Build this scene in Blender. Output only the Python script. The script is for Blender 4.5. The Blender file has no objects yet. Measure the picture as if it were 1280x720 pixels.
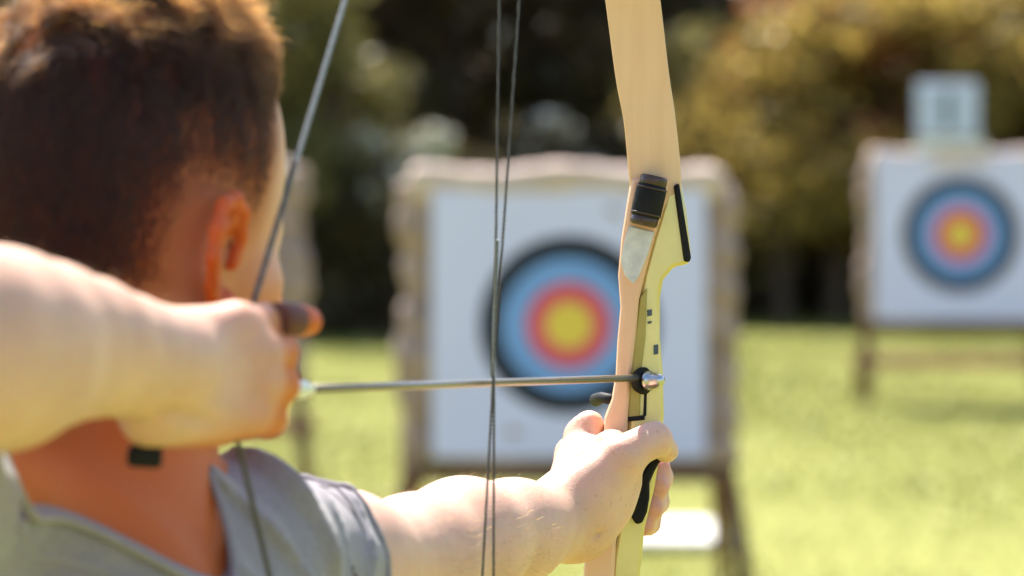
import bpy, bmesh, math, random
import numpy as np
from mathutils import Vector, Matrix
random.seed(7); rng = np.random.default_rng(7)
S = bpy.context.scene
COL = S.collection
F = 5000.0; CAM_H = 1.6
PITCH = math.atan((360-209)/F)
CP, SP = math.cos(PITCH), math.sin(PITCH)

def P(px, py, d):
    """photo measurement + distance -> metres in the world"""
    x = (px-640)/F*d; v = (360-py)/F*d
    return np.array([x, d*CP+v*SP, CAM_H-d*SP+v*CP])

# ------------------------------------------------------------------ helpers
def tag(o, label=None, cat=None, group=None, kind=None):
    if label: o['label'] = label
    if cat: o['category'] = cat
    if group: o['group'] = group
    if kind: o['kind'] = kind
    return o
def link(o, parent=None):
    COL.objects.link(o)
    if parent is not None: o.parent = parent
    return o
def mesh_obj(name, verts, faces, mat=None, parent=None, smooth=True, attrs=None):
    me = bpy.data.meshes.new(name)
    verts = np.asarray(verts, dtype=np.float32)
    if isinstance(faces, np.ndarray):
        n = faces.shape[1]
        me.vertices.add(len(verts)); me.vertices.foreach_set('co', verts.ravel())
        me.loops.add(faces.size); me.loops.foreach_set('vertex_index', faces.ravel().astype(np.int32))
        me.polygons.add(len(faces)); me.polygons.foreach_set('loop_start', (np.arange(len(faces))*n).astype(np.int32))
        me.update(calc_edges=True); me.validate()
    else:
        me.from_pydata([tuple(map(float, v)) for v in verts], [], faces); me.update()
    if smooth: me.polygons.foreach_set('use_smooth', [True]*len(me.polygons))
    for k, a in (attrs or {}).items():
        at = me.attributes.new(k, 'FLOAT', 'POINT'); at.data.foreach_set('value', np.asarray(a, dtype=np.float32))
    if mat: me.materials.append(mat)
    return link(bpy.data.objects.new(name, me), parent)
def bm_obj(name, bm, mat=None, parent=None, smooth=True, bevel=0, seg=2):
    bmesh.ops.recalc_face_normals(bm, faces=bm.faces)
    me = bpy.data.meshes.new(name); bm.to_mesh(me); bm.free()
    if smooth: me.polygons.foreach_set('use_smooth', [True]*len(me.polygons))
    if mat: me.materials.append(mat)
    o = link(bpy.data.objects.new(name, me), parent)
    if bevel:
        m = o.modifiers.new('bevel', 'BEVEL'); m.width = bevel; m.segments = seg; m.limit_method = 'ANGLE'; m.angle_limit = math.radians(35)
        try: me.set_sharp_from_angle(angle=math.radians(40))
        except Exception: pass
    return o
def empty(name, loc=(0, 0, 0)):
    o = bpy.data.objects.new(name, None); o.location = loc; o.empty_display_size = .1
    COL.objects.link(o); return o
def add_box(bm, c, s, rot=None):
    r = bmesh.ops.create_cube(bm, size=1.0)
    M = Matrix.Translation(Vector(c)) @ ((rot.to_4x4()) if rot else Matrix()) @ Matrix.Diagonal((*s, 1))
    bmesh.ops.transform(bm, matrix=M, verts=r['verts'])
def tube(path, radii, n=10, caps=True):
    """tapered tube along a path; returns verts, faces"""
    path = np.asarray(path, float); m = len(path)
    if np.isscalar(radii): radii = [radii]*m
    V, Fc = [], []
    T = np.gradient(path, axis=0); T /= np.linalg.norm(T, axis=1)[:, None]
    ref = np.array([0, 0, 1.]) if abs(T[0][2]) < .9 else np.array([1., 0, 0])
    u = np.cross(T[0], ref); u /= np.linalg.norm(u)
    for i in range(m):
        u = u-T[i]*np.dot(u, T[i]); u /= np.linalg.norm(u); w = np.cross(T[i], u)
        for k in range(n):
            a = 2*math.pi*k/n
            V.append(path[i]+radii[i]*(math.cos(a)*u+math.sin(a)*w))
    for i in range(m-1):
        for k in range(n):
            Fc.append((i*n+k, i*n+(k+1) % n, (i+1)*n+(k+1) % n, (i+1)*n+k))
    if caps: Fc += [tuple(range(n))[::-1], tuple(range((m-1)*n, m*n))]
    return V, Fc
def join(parts):
    V, Fc = [], []
    for v, f in parts:
        o = len(V); V += list(v); Fc += [tuple(i+o for i in q) for q in f]
    return V, Fc
def rope(a, b, r_strand, r_wind, pitch, strands=3, n=6, path=None):
    """a laid cord from a to b made of strands wound round each other"""
    a, b = np.asarray(a), np.asarray(b); L = np.linalg.norm(b-a); t = (b-a)/L
    ref = np.array([1., 0, 0]); u = np.cross(t, ref); u /= np.linalg.norm(u); w = np.cross(t, u)
    m = int(L/pitch*8)+2; out = []
    for s in range(strands):
        pts = []
        for i in range(m):
            q = i/(m-1); ph = 2*math.pi*(q*L/pitch+s/strands)
            pts.append(a+(b-a)*q+r_wind*(math.cos(ph)*u+math.sin(ph)*w))
        out.append(tube(pts, r_strand, n))
    return join(out)
def extrude_poly(pts, d, th, name, mat, parent, bevel=.0015, origin=(0, 0, 0)):
    """an outline at distance d (front face) given thickness th away from the camera"""
    bm = bmesh.new(); a = []; b = []
    for (x, y) in pts:
        p = P(x, y, d); a.append(bm.verts.new(p-np.array(origin))); b.append(bm.verts.new(p+np.array([0, th, 0])-np.array(origin)))
    bm.faces.new(a); bm.faces.new(b[::-1])
    for i in range(len(a)):
        j = (i+1) % len(a); bm.faces.new((a[i], b[i], b[j], a[j]))
    return bm_obj(name, bm, mat, parent, bevel=bevel)

# ------------------------------------------------------------------ materials
def new_mat(name):
    m = bpy.data.materials.new(name); m.use_nodes = True
    nt = m.node_tree; b = nt.nodes['Principled BSDF']; return m, nt, b
def noise_ramp(nt, stops, scale=5, detail=4, coord='Object', rough=.55, stretch=None):
    tc = nt.nodes.new('ShaderNodeTexCoord'); nz = nt.nodes.new('ShaderNodeTexNoise')
    nz.inputs['Scale'].default_value = scale; nz.inputs['Detail'].default_value = detail; nz.inputs['Roughness'].default_value = rough
    src = tc.outputs[coord]
    if stretch:
        mp = nt.nodes.new('ShaderNodeMapping'); mp.inputs['Scale'].default_value = stretch
        nt.links.new(src, mp.inputs['Vector']); src = mp.outputs['Vector']
    nt.links.new(src, nz.inputs['Vector'])
    rp = nt.nodes.new('ShaderNodeValToRGB'); els = rp.color_ramp.elements
    while len(els) < len(stops): els.new(.5)
    for e, (p, c) in zip(els, stops): e.position = p; e.color = (*c, 1)
    nt.links.new(nz.outputs['Fac'], rp.inputs['Fac'])
    return nz, rp
def bump(nt, b, scale, strength, dist=.01, detail=4, coord='Object', stretch=None):
    nz, _ = noise_ramp(nt, [(0, (0, 0, 0)), (1, (1, 1, 1))], scale, detail, coord, stretch=stretch)
    bp = nt.nodes.new('ShaderNodeBump'); bp.inputs['Strength'].default_value = strength; bp.inputs['Distance'].default_value = dist
    nt.links.new(nz.outputs['Fac'], bp.inputs['Height']); nt.links.new(bp.outputs['Normal'], b.inputs['Normal'])
def simple(name, c1, c2=None, scale=8, rough=.6, bmp=.0, bscale=60, metallic=0, dist=.004, stretch=None, coat=0):
    m, nt, b = new_mat(name)
    c2 = c2 or tuple(x*.8 for x in c1)
    nz, rp = noise_ramp(nt, [(.3, c2), (.7, c1)], scale, stretch=stretch)
    nt.links.new(rp.outputs['Color'], b.inputs['Base Color'])
    b.inputs['Roughness'].default_value = rough; b.inputs['Metallic'].default_value = metallic
    if coat: b.inputs['Coat Weight'].default_value = coat; b.inputs['Coat Roughness'].default_value = .15
    if bmp: bump(nt, b, bscale, bmp, dist, stretch=stretch)
    return m
def leaf_mat(name, c1, c2, trans=.5, scale=.8, var=.4):
    m, nt, b = new_mat(name)
    nz, rp = noise_ramp(nt, [(.3, c1), (.7, c2)], scale, 3, 'Object')
    oi = nt.nodes.new('ShaderNodeNewGeometry')
    hv = nt.nodes.new('ShaderNodeHueSaturation')
    mr = nt.nodes.new('ShaderNodeMapRange'); mr.inputs['To Min'].default_value = 1-var; mr.inputs['To Max'].default_value = 1+var
    nt.links.new(oi.outputs['Random Per Island'], mr.inputs['Value']); nt.links.new(mr.outputs['Result'], hv.inputs['Value'])
    nt.links.new(rp.outputs['Color'], hv.inputs['Color']); nt.links.new(hv.outputs['Color'], b.inputs['Base Color'])
    b.inputs['Roughness'].default_value = .5
    tr = nt.nodes.new('ShaderNodeBsdfTranslucent'); mx = nt.nodes.new('ShaderNodeMixShader'); mx.inputs['Fac'].default_value = trans
    nt.links.new(hv.outputs['Color'], tr.inputs['Color'])
    nt.links.new(b.outputs['BSDF'], mx.inputs[1]); nt.links.new(tr.outputs['BSDF'], mx.inputs[2])
    nt.links.new(mx.outputs['Shader'], nt.nodes['Material Output'].inputs['Surface'])
    return m

M = {}
M['beige'] = simple('limb_wood', (.82, .53, .32), (.76, .47, .27), 6, .38, .05, 90, stretch=(14, 14, .6))
M['belly'] = simple('belly_wood', (.82, .50, .31), (.74, .43, .25), 9, .45, .05, 90)
M['riser'] = simple('riser_olive', (.74, .62, .27), (.64, .53, .21), 30, .30, .03, 300, dist=.001, metallic=.45, coat=.3)
M['facet'] = simple('riser_facet', (.40, .32, .07), (.33, .26, .05), 30, .4)
M['white_wear'] = simple('worn_white', (.72, .70, .66), (.42, .41, .40), 60, .4, .15, 120, dist=.002)
M['rubber'] = simple('black_rubber', (.016, .015, .015), (.008, .008, .008), 60, .6, .2, 250, dist=.001)
M['rubber'].node_tree.nodes['Principled BSDF'].inputs['Specular IOR Level'].default_value = .15
M['brown_dark'] = simple('dark_brown_cap', (.06, .03, .018), (.03, .016, .01), 60, .3)
M['steel'] = simple('polished_steel', (.62, .61, .60), (.48, .48, .48), 40, .28, 0, metallic=1)
M['shaft'] = simple('arrow_shaft', (.30, .26, .21), (.20, .17, .14), 60, .25, metallic=.7, stretch=(20, .5, 20))
M['nock'] = simple('nock_plastic', (.80, .82, .66), (.74, .76, .62), 60, .3)
M['string'] = simple('string_grey', (.42, .43, .45), (.20, .20, .21), 500, .55)
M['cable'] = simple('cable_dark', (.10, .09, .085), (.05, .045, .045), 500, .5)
M['serving'] = simple('cable_serving', (.26, .29, .25), (.08, .08, .08), 900, .5)
M['leather'] = simple('brown_leather', (.15, .036, .018), (.09, .022, .012), 90, .7, .3, 250, dist=.001)
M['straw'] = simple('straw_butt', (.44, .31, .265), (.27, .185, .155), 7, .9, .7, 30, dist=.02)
M['straw_lit'] = simple('straw_lit_roll', (.68, .52, .44), (.50, .37, .30), 9, .9, .5, 30, dist=.015)  # lighter straw, sun on the upper edge painted into the colour
M['paper'] = simple('target_paper', (.67, .66, .92), (.63, .62, .88), 3, .75, .1, 10, dist=.004)
M['pyellow'] = simple('print_yellow', (.84, .60, .08), (.78, .54, .07), 6, .7)
M['pred'] = simple('print_red', (.74, .10, .13), (.68, .08, .11), 6, .7)
M['pblue'] = simple('print_blue', (.19, .36, .74), (.16, .32, .68), 6, .7)
M['pblack'] = simple('print_black', (.012, .018, .038), (.008, .012, .028), 6, .7)
M['wood'] = simple('stand_wood', (.20, .10, .055), (.10, .05, .03), 7, .75, .3, 40, stretch=(6, 6, 1))
M['wood_pale'] = simple('rail_wood', (.46, .28, .19), (.34, .2, .13), 7, .75, .3, 40, stretch=(1, 6, 6))
M['card'] = simple('number_card', (.50, .56, .76), (.46, .51, .70), 6, .6)
M['ink'] = simple('card_ink', (.07, .10, .12), (.05, .07, .09), 6, .6)
M['white_paint'] = simple('white_board', (.82, .80, .74), (.70, .68, .60), 6, .6, .2, 40)
M['bark'] = simple('bark', (.15, .10, .065), (.07, .048, .035), 5, .95, .8, 14, dist=.03)
M['petal'] = simple('petal', (.82, .82, .74), (.75, .75, .66), 30, .6)
M['centre'] = simple('flower_centre', (.7, .48, .03), (.6, .4, .02), 30, .7)
M['stem'] = simple('stem_green', (.08, .13, .03), (.06, .1, .02), 30, .7)
M['denim'] = simple('denim', (.05, .07, .12), (.03, .045, .085), 60, .85, .3, 500, dist=.001)
M['shoe'] = simple('shoe_canvas', (.20, .19, .18), (.12, .12, .12), 30, .8)
M['sole'] = simple('shoe_sole', (.6, .6, .58), (.5, .5, .48), 30, .7)
M['eye'] = simple('eye_white', (.7, .68, .66), (.66, .62, .6), 30, .15)
M['leaf_gold'] = leaf_mat('leaf_gold', (.24, .175, .04), (.44, .32, .085), .55, .45, .6)
M['leaf_rust'] = leaf_mat('leaf_rust', (.24, .085, .03), (.34, .16, .05), .55, .3, .6)
M['leaf_olive'] = leaf_mat('leaf_olive', (.14, .13, .035), (.26, .22, .07), .5)
M['leaf_dark'] = leaf_mat('leaf_dark', (.075, .062, .030), (.150, .112, .050), .45)
M['glints'] = simple('glints', (.62, .60, .50), (.48, .46, .36), 5, .7)  # pale colour standing in for blurred spots of light in the leaves

def grass_mat():
    m, nt, b = new_mat('meadow')
    tc = nt.nodes.new('ShaderNodeTexCoord')
    nz, rp = noise_ramp(nt, [(.32, (.206, .212, .042)), (.5, (.217, .222, .046)), (.7, (.230, .232, .051))], .35, 3)
    nz2, rp2 = noise_ramp(nt, [(.3, (.93, .95, .9)), (.7, (1.04, 1.03, 1.02))], 40, 5)
    mx = nt.nodes.new('ShaderNodeMix'); mx.data_type = 'RGBA'; mx.blend_type = 'MULTIPLY'; mx.inputs[0].default_value = .8
    nt.links.new(rp.outputs['Color'], mx.inputs[6]); nt.links.new(rp2.outputs['Color'], mx.inputs[7])
    nt.links.new(mx.outputs[2], b.inputs['Base Color']); b.inputs['Roughness'].default_value = .9
    b.inputs['Specular IOR Level'].default_value = .2
    bump(nt, b, 60, .3, .01)
    return m
M['meadow'] = grass_mat()
M['blade'] = leaf_mat('grass_blade', (.192, .196, .040), (.206, .208, .045), .30, .5, .06)
M['hill'] = simple('hill_green', (.035, .042, .016), (.02, .025, .01), .6, .95, .6, 2, dist=.3)

def skin_mat():
    m, nt, b = new_mat('skin')
    nz, rp = noise_ramp(nt, [(.3, (.63, .36, .25)), (.7, (.76, .47, .34))], 22, 5)
    def attr(n):
        a = nt.nodes.new('ShaderNodeAttribute'); a.attribute_name = n; return a
    def mixc(c_in, fac, col):
        mx = nt.nodes.new('ShaderNodeMix'); mx.data_type = 'RGBA'; nt.links.new(fac, mx.inputs[0]); nt.links.new(c_in, mx.inputs[6]); mx.inputs[7].default_value = (*col, 1); return mx.outputs[2]
    c = mixc(rp.outputs['Color'], attr('flush_glow').outputs['Fac'], (.58, .055, .012))  # skin redness, and the backlit red of the ears painted in
    # fine freckles
    nzf, rpf = noise_ramp(nt, [(.62, (0, 0, 0)), (.72, (.35, .35, .35))], 260, 2)
    c = mixc(c, rpf.outputs['Color'], (.42, .2, .12))
    c = mixc(c, attr('stubble').outputs['Fac'], (.06, .028, .016))
    c = mixc(c, attr('lip').outputs['Fac'], (.5, .16, .13))
    c = mixc(c, attr('tan').outputs['Fac'], (.58, .125, .003))  # orange shade of the neck painted into the skin; tan on the head
    c = mixc(c, attr('nail').outputs['Fac'], (.72, .46, .38))
    nt.links.new(c, b.inputs['Base Color'])
    b.inputs['Roughness'].default_value = .52
    b.inputs['Subsurface Weight'].default_value = .6
    b.inputs['Subsurface Radius'].default_value = (1.0, .30, .12); b.inputs['Subsurface Scale'].default_value = .010
    # pores and fine skin lines
    tc = nt.nodes.new('ShaderNodeTexCoord'); vo = nt.nodes.new('ShaderNodeTexVoronoi'); vo.inputs['Scale'].default_value = 900
    nt.links.new(tc.outputs['Object'], vo.inputs['Vector'])
    n2 = nt.nodes.new('ShaderNodeTexNoise'); n2.inputs['Scale'].default_value = 120; n2.inputs['Detail'].default_value = 6
    nt.links.new(tc.outputs['Object'], n2.inputs['Vector'])
    ad = nt.nodes.new('ShaderNodeMath'); ad.operation = 'ADD'; nt.links.new(vo.outputs['Distance'], ad.inputs[0]); nt.links.new(n2.outputs['Fac'], ad.inputs[1])
    bp = nt.nodes.new('ShaderNodeBump'); bp.inputs['Strength'].default_value = .35; bp.inputs['Distance'].default_value = .0008
    nt.links.new(ad.outputs[0], bp.inputs['Height']); nt.links.new(bp.outputs['Normal'], b.inputs['Normal'])
    return m
M['skin'] = skin_mat()
def shirt_mat():
    m, nt, b = new_mat('grey_jersey')
    nz, rp = noise_ramp(nt, [(.3, (.245, .220, .240)), (.7, (.31, .280, .305))], 300, 3)
    nt.links.new(rp.outputs['Color'], b.inputs['Base Color']); b.inputs['Roughness'].default_value = .9
    b.inputs['Sheen Weight'].default_value = .25
    bump(nt, b, 900, .4, .0008, 2)
    return m
M['shirt'] = shirt_mat()
def hair_mat(name, mel, rough=.35, red=.5):
    m = bpy.data.materials.new(name); m.use_nodes = True; nt = m.node_tree
    nt.nodes.remove(nt.nodes['Principled BSDF'])
    h = nt.nodes.new('ShaderNodeBsdfHairPrincipled'); h.parametrization = 'MELANIN'
    h.inputs['Melanin'].default_value = mel; h.inputs['Melanin Redness'].default_value = red
    h.inputs['Roughness'].default_value = rough; h.inputs['Radial Roughness'].default_value = .4
    h.inputs['Random Color'].default_value = .3
    nt.links.new(h.outputs[0], nt.nodes['Material Output'].inputs['Surface'])
    return m
M['hair'] = hair_mat('brown_hair', .69, .44, .42)
M['armhair'] = hair_mat('arm_hair', .5, .3)

# ------------------------------------------------------------------ smooth implicit body
class Field:
    def __init__(s): s.pr = []
    def cap(s, a, b, ra, rb=None, k=.012, g=0):
        s.pr.append(('c', np.array(a, float), np.array(b, float), ra, ra if rb is None else rb, k, g)); return s
    def chain(s, pts, radii, k=.012, g=0):
        for i in range(len(pts)-1): s.cap(pts[i], pts[i+1], radii[i], radii[i+1], k, g)
    def ell(s, c, R, rad, k=.012, g=0):
        s.pr.append(('e', np.array(c, float), np.array(R, float), np.array(rad, float), None, k, g)); return s
    @staticmethod
    def dist(p, X):
        if p[0] == 'c':
            a, b = p[1], p[2]; ab = b-a; L = ab@ab+1e-12
            t = np.clip(((X-a)@ab)/L, 0, 1)
            d = X-a-t[:, None]*ab
            return np.sqrt(np.einsum('ij,ij->i', d, d))-(p[3]+(p[4]-p[3])*t)
        q = (X-p[1])@p[2].T   # rows of R are the axes
        k0 = np.sqrt(np.einsum('ij,ij->i', q/p[3], q/p[3])); w = q/(p[3]**2)
        k1 = np.sqrt(np.einsum('ij,ij->i', w, w))+1e-9
        return k0*(k0-1)/k1
    @staticmethod
    def bounds(p):
        if p[0] == 'c':
            r = max(p[3], p[4]); return np.minimum(p[1], p[2])-r, np.maximum(p[1], p[2])+r
        r = p[3].max(); return p[1]-r, p[1]+r
    def eval(s, X, lo=None, hi=None, margin=.03):
        """smooth union inside each group, then between groups"""
        groups = {}
        for p in s.pr:
            if lo is not None:
                l, h = s.bounds(p)
                if np.any(l-margin > hi) or np.any(h+margin < lo): continue
            d = s.dist(p, X); g = p[6]
            if g in groups: groups[g] = smin(groups[g], d, p[5])
            else: groups[g] = d
        out = None
        for g in sorted(groups):
            out = groups[g] if out is None else smin(out, groups[g], .006 if g else .012)
        return out if out is not None else np.full(len(X), 1.0)
def smin(a, b, k):
    h = np.clip(.5+.5*(b-a)/k, 0, 1); return b+(a-b)*h-k*h*(1-h)
def smax(a, b, k): return -smin(-a, -b, k)

def surface(fn, lo, hi, h, B=24, slack=.02):
    """sparse surface nets: fn(X, lo, hi) -> signed distance"""
    lo = np.array(lo, float); hi = np.array(hi, float)
    nb = np.ceil((hi-lo)/(h*B)).astype(int); N = nb*B+4
    ii = np.stack(np.meshgrid(*[np.arange(n) for n in nb], indexing='ij'), -1).reshape(-1, 3)
    cen = lo+(ii+.5)*B*h
    d = fn(cen, None, None)
    act = ii[np.abs(d) < B*h*.87+slack]
    g = np.arange(B+1); G = np.stack(np.meshgrid(g, g, g, indexing='ij'), -1).reshape(-1, 3)
    keys, vts, quads = [], [], []
    def key(c): return (c[..., 0]*N[1]+c[..., 1])*N[2]+c[..., 2]
    off = np.array([[0, 0, 0], [1, 0, 0], [0, 1, 0], [1, 1, 0], [0, 0, 1], [1, 0, 1], [0, 1, 1], [1, 1, 1]])
    edges = [(0, 1), (2, 3), (4, 5), (6, 7), (0, 2), (1, 3), (4, 6), (5, 7), (0, 4), (1, 5), (2, 6), (3, 7)]
    for b in act:
        base = b*B; l = lo+base*h
        D = fn(l+G*h, l, l+B*h).reshape(B+1, B+1, B+1)
        sg = D < 0
        if sg.all() or not sg.any(): continue
        C = [sg[o[0]:o[0]+B, o[1]:o[1]+B, o[2]:o[2]+B] for o in off]
        cnt = sum(c.astype(np.int8) for c in C)
        cells = np.argwhere((cnt > 0) & (cnt < 8))
        val = np.stack([D[cells[:, 0]+o[0], cells[:, 1]+o[1], cells[:, 2]+o[2]] for o in off], 1)
        acc = np.zeros((len(cells), 3)); n = np.zeros(len(cells))
        for (e0, e1) in edges:
            a, c = val[:, e0], val[:, e1]; m = (a < 0) != (c < 0)
            t = np.where(m, a/np.where(m, a-c, 1), 0)
            acc += np.where(m[:, None], off[e0]+t[:, None]*(off[e1]-off[e0]), 0); n += m
        v = (cells+base+acc/n[:, None])*h+lo
        vts.append(v); keys.append(key(cells+base+2))
        for ax in range(3):
            sl = [slice(0, B)]*3; s2 = list(sl); s2[ax] = slice(1, B+1)
            A, Bq = sg[tuple(sl)], sg[tuple(s2)]
            e = np.argwhere(A != Bq)
            if not len(e): continue
            inv = A[e[:, 0], e[:, 1], e[:, 2]]
            u, w = (ax+1) % 3, (ax+2) % 3
            du = np.zeros(3, int); du[u] = 1; dw = np.zeros(3, int); dw[w] = 1
            c0 = e+base+2
            q = np.stack([key(c0-du-dw), key(c0-dw), key(c0), key(c0-du)], 1)
            q[~inv] = q[~inv][:, ::-1]
            quads.append(q)
    K = np.concatenate(keys); V = np.concatenate(vts); Q = np.concatenate(quads)
    o = np.argsort(K); K = K[o]; V = V[o]
    idx = np.clip(np.searchsorted(K, Q), 0, len(K)-1); ok = (K[idx] == Q).all(1)
    return V, idx[ok].astype(np.int32)

# ------------------------------------------------------------------ the archer's skeleton
SL = P(310, 712, 2.58); EL = P(518, 700, 2.83); WL = P(702, 648, 3.05)
SR = P(-140, 645, 2.33); ER = P(-160, 428, 2.07); WR = P(205, 452, 2.31)
a_ax = SL-SR; a_ax[2] = 0; a_ax /= np.linalg.norm(a_ax)
UP = np.array([0, 0, 1.]); c_ax = np.cross(a_ax, UP)      # the way the chest faces
mid = (SL+SR)/2
PSI = math.radians(47)
hf = np.array([math.sin(PSI), math.cos(PSI), 0]); hr = np.array([math.cos(PSI), -math.sin(PSI), 0])
tilt = math.radians(3); hf = hf*math.cos(tilt)-UP*math.sin(tilt); hu = np.cross(hr, hf)
H0 = P(163, 316, 2.535)
def H(f, r, u): return H0+hf*f+hr*r+hu*u
RH = np.stack([hf, hr, hu])
body = Field(); torso = Field()
NB = P(140, 712, 2.505)                 # base of the neck
# head
body.ell(H(-.018, 0, .050), RH, (.108, .084, .117), .03)
body.ell(H(-.038, 0, .0), RH, (.056, .062, .062), .03); body.ell(H(.024, 0, .066), RH, (.073, .073, .090), .03)
body.ell(H(.040, 0, -.020), RH, (.052, .058, .085), .03)
for s in (1, -1):
    body.cap(H(.0, s*.050, -.050), H(.070, s*.018, -.096), .018, .015, .02)
    body.cap(H(.0, s*.054, -.015), H(.0, s*.050, -.050), .018, .018, .02)
    body.ell(H(.058, s*.044, -.018), RH, (.024, .022, .020), .02)
    body.cap(H(.080, s*.010, .020), H(.072, s*.042, .018), .012, .011, .012)
    body.ell(H(.104, s*.012, -.034), RH, (.010, .008, .007), .006)
    body.cap(H(.098, 0, -.056), H(.088, s*.022, -.058), .0065, .004, .006)
    body.cap(H(.098, 0, -.065), H(.088, s*.020, -.062), .0070, .004, .006)
body.ell(H(.080, 0, -.094), RH, (.020, .022, .018), .015)
body.chain([H(.088, 0, .012), H(.102, 0, -.010), H(.114, 0, -.030)], [.008, .009, .011], .010)
# ears: rim, fold, bowl and lobe
def ear(s):
    E = lambda a, b, o: H(a*1.15+.006, s*(.0755+o*1.45), b*1.16-.004)
    rim = [(.010, -.002, .004), (.014, .014, .005), (.010, .027, .010), (-.002, .034, .016), (-.015, .030, .021), (-.022, .017, .024), (-.023, .002, .023), (-.018, -.013, .018), (-.010, -.025, .012), (-.001, -.031, .008), (.005, -.024, .004)]
    body.chain([E(*q) for q in rim], [.0042, .0044, .0046, .0048, .0048, .0046, .0044, .0042, .005, .0055, .004], .004, 20)
    for i in range(2, 9):
        a, b, o = rim[i]; body.cap(E(a*.9, b*.92, o-.001), E(.002, b*.35, .0), .0028, .004, .004, 20)
    body.chain([E(.002, .022, .010), E(-.010, .016, .014), E(-.012, -.004, .013), E(-.004, -.018, .008)], [.003, .0035, .0035, .003], .004, 20)
    body.ell(E(.006, -.022, .004), RH, (.008, .005, .010), .005, 20)
ear(1); ear(-1)
# neck and trapezius
body.cap(H(-.020, 0, -.045), NB, .058, .058, .03)
body.cap(H(.012, 0, -.070), NB+c_ax*.010-UP*.02, .044, .044, .03)
for T in (body, torso):
    T.cap(NB+UP*.0, mid*.35+NB*.65-UP*.02, .064, .075, .03)
    T.cap(NB-UP*.005, SL+UP*.012-a_ax*.02, .052, .046, .04)
    T.cap(NB+np.array([.03, -.045, -.045]), SL+np.array([-.01, -.050, -.045]), .046, .046, .04)
    T.cap(NB+UP*.035-c_ax*.03, SR+UP*.02+a_ax*.03, .046, .050, .05)
    T.ell(mid-UP*.16-c_ax*.032, np.stack([a_ax, c_ax, UP]), (.170, .086, .20), .05)
    T.ell(mid-UP*.36-c_ax*.02, np.stack([a_ax, c_ax, UP]), (.150, .100, .20), .05)
    T.ell(mid-UP*.55, np.stack([a_ax, c_ax, UP]), (.160, .110, .14), .05)
    T.cap(SL, SL*.45+EL*.55, .050, .044, .04); T.cap(SR, SR*.45+ER*.55, .062, .054, .04)
# left (bow) arm
f1 = EL*.68+WL*.32+UP*.004; f2 = EL*.35+WL*.65
body.chain([SL, SL*.5+EL*.5, EL, f1, f2, WL], [.052, .045, .039, .0420, .036, .030], .02)
body.cap(EL, f1-UP*.012+np.array([-.01, 0, 0]), .036, .034, .03)
# right (drawing) arm
g1 = ER*.66+WR*.34; g2 = ER*.3+WR*.7
body.chain([SR, SR*.5+ER*.5, ER, P(-60, 432, 2.125), P(0, 436, 2.165), P(53, 431, 2.205), P(106, 434, 2.24), P(150, 443, 2.275), WR], [.060, .054, .052, .0570, .0545, .0460, .0390, .0345, .0325], .007)
# ---- left hand round the grip
LI = [(729, 545, 3.125), (716, 566, 3.155), (712, 592, 3.17), (716, 618, 3.165)]         # knuckles
LP = [(772, 548, 3.185), (770, 590, 3.20), (768, 620, 3.195), (765, 648, 3.185)]
LD = [(818, 566, 3.185), (824, 597, 3.175), (820, 627, 3.170), (811, 654, 3.162)]
LT = [(824, 586, 3.140), (822, 608, 3.132), (815, 636, 3.128), (804, 658, 3.125)]
rr = [.0105, .0108, .0102, .0090]
heel = P(728, 664, 3.06)
for i in range(4):
    k = P(*LI[i]); body.cap(WL+(heel-WL)*(i/5), k, .017, .0125, .018)
    body.chain([k, P(*LP[i]), P(*LD[i]), P(*LT[i])], [rr[i]+.0022, rr[i]+.0006, rr[i], rr[i]-.0012], .004, 1+i)
body.cap(P(*LI[0]), P(737, 531, 3.118), .012, .0115, .01)
body.chain([WL, P(728, 618, 3.045), P(778, 572, 3.045)], [.024, .0215, .0165], .02)      # ball of the thumb
body.cap(P(735, 645, 3.055), P(772, 600, 3.065), .019, .018, .02)
body.cap(heel, P(757, 632, 3.07), .016, .018, .02)
body.cap(P(735, 580, 3.10), P(765, 560, 3.08), .014, .0145, .02)      # web
body.chain([P(775, 572, 3.045), P(818, 549, 3.062), P(833, 563, 3.085)], [.0148, .0112, .0098], .006, 6)
body.cap(P(818, 549, 3.062), P(800, 556, 3.05), .0118, .012, .008, 6)
# extensor ridges on the back of the bow hand
# ---- right hand on the string
RK = [(294, 409, 2.348), (312, 442, 2.352), (316, 478, 2.354), (306, 515, 2.352)]
RP = [(330, 402, 2.392), (348, 440, 2.398), (350, 481, 2.400), (334, 522, 2.398)]
RD = [(372, 401, 2.425), (322, 440, 2.432), (322, 482, 2.434), (308, 522, 2.428)]
RT = [(385, 402, 2.434), (300, 446, 2.418), (302, 486, 2.420), (292, 520, 2.412)]
for i in range(4):
    k = P(*RK[i]); base = WR+UP*(.007-.009*i)
    body.cap(base, k, .0165, .0138, .010)
    body.chain([k, P(*RP[i]), P(*RD[i]), P(*RT[i])], [.0140, .0118, .0102, .0088] if i else [.0130, .0108, .0098, .0092], .004, 10+i)
for i in range(3):
    body.cap(P(*RK[i])*.8+P(*RP[i])*.2, P(*RK[i+1])*.8+P(*RP[i+1])*.2, .0125, .0125, .008)
body.cap(P(235, 435, 2.34), P(290, 475, 2.362), .019, .017, .010)
body.cap(P(215, 422, 2.33), P(280, 418, 2.35), .0165, .0150, .010)
body.cap(P(188, 520, 2.315), P(262, 524, 2.345), .0185, .0165, .014)  # heel of the hand
body.chain([P(235, 430, 2.36), P(268, 415, 2.405), P(292, 405, 2.43)], [.016, .013, .0105], .006, 9)
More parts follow.
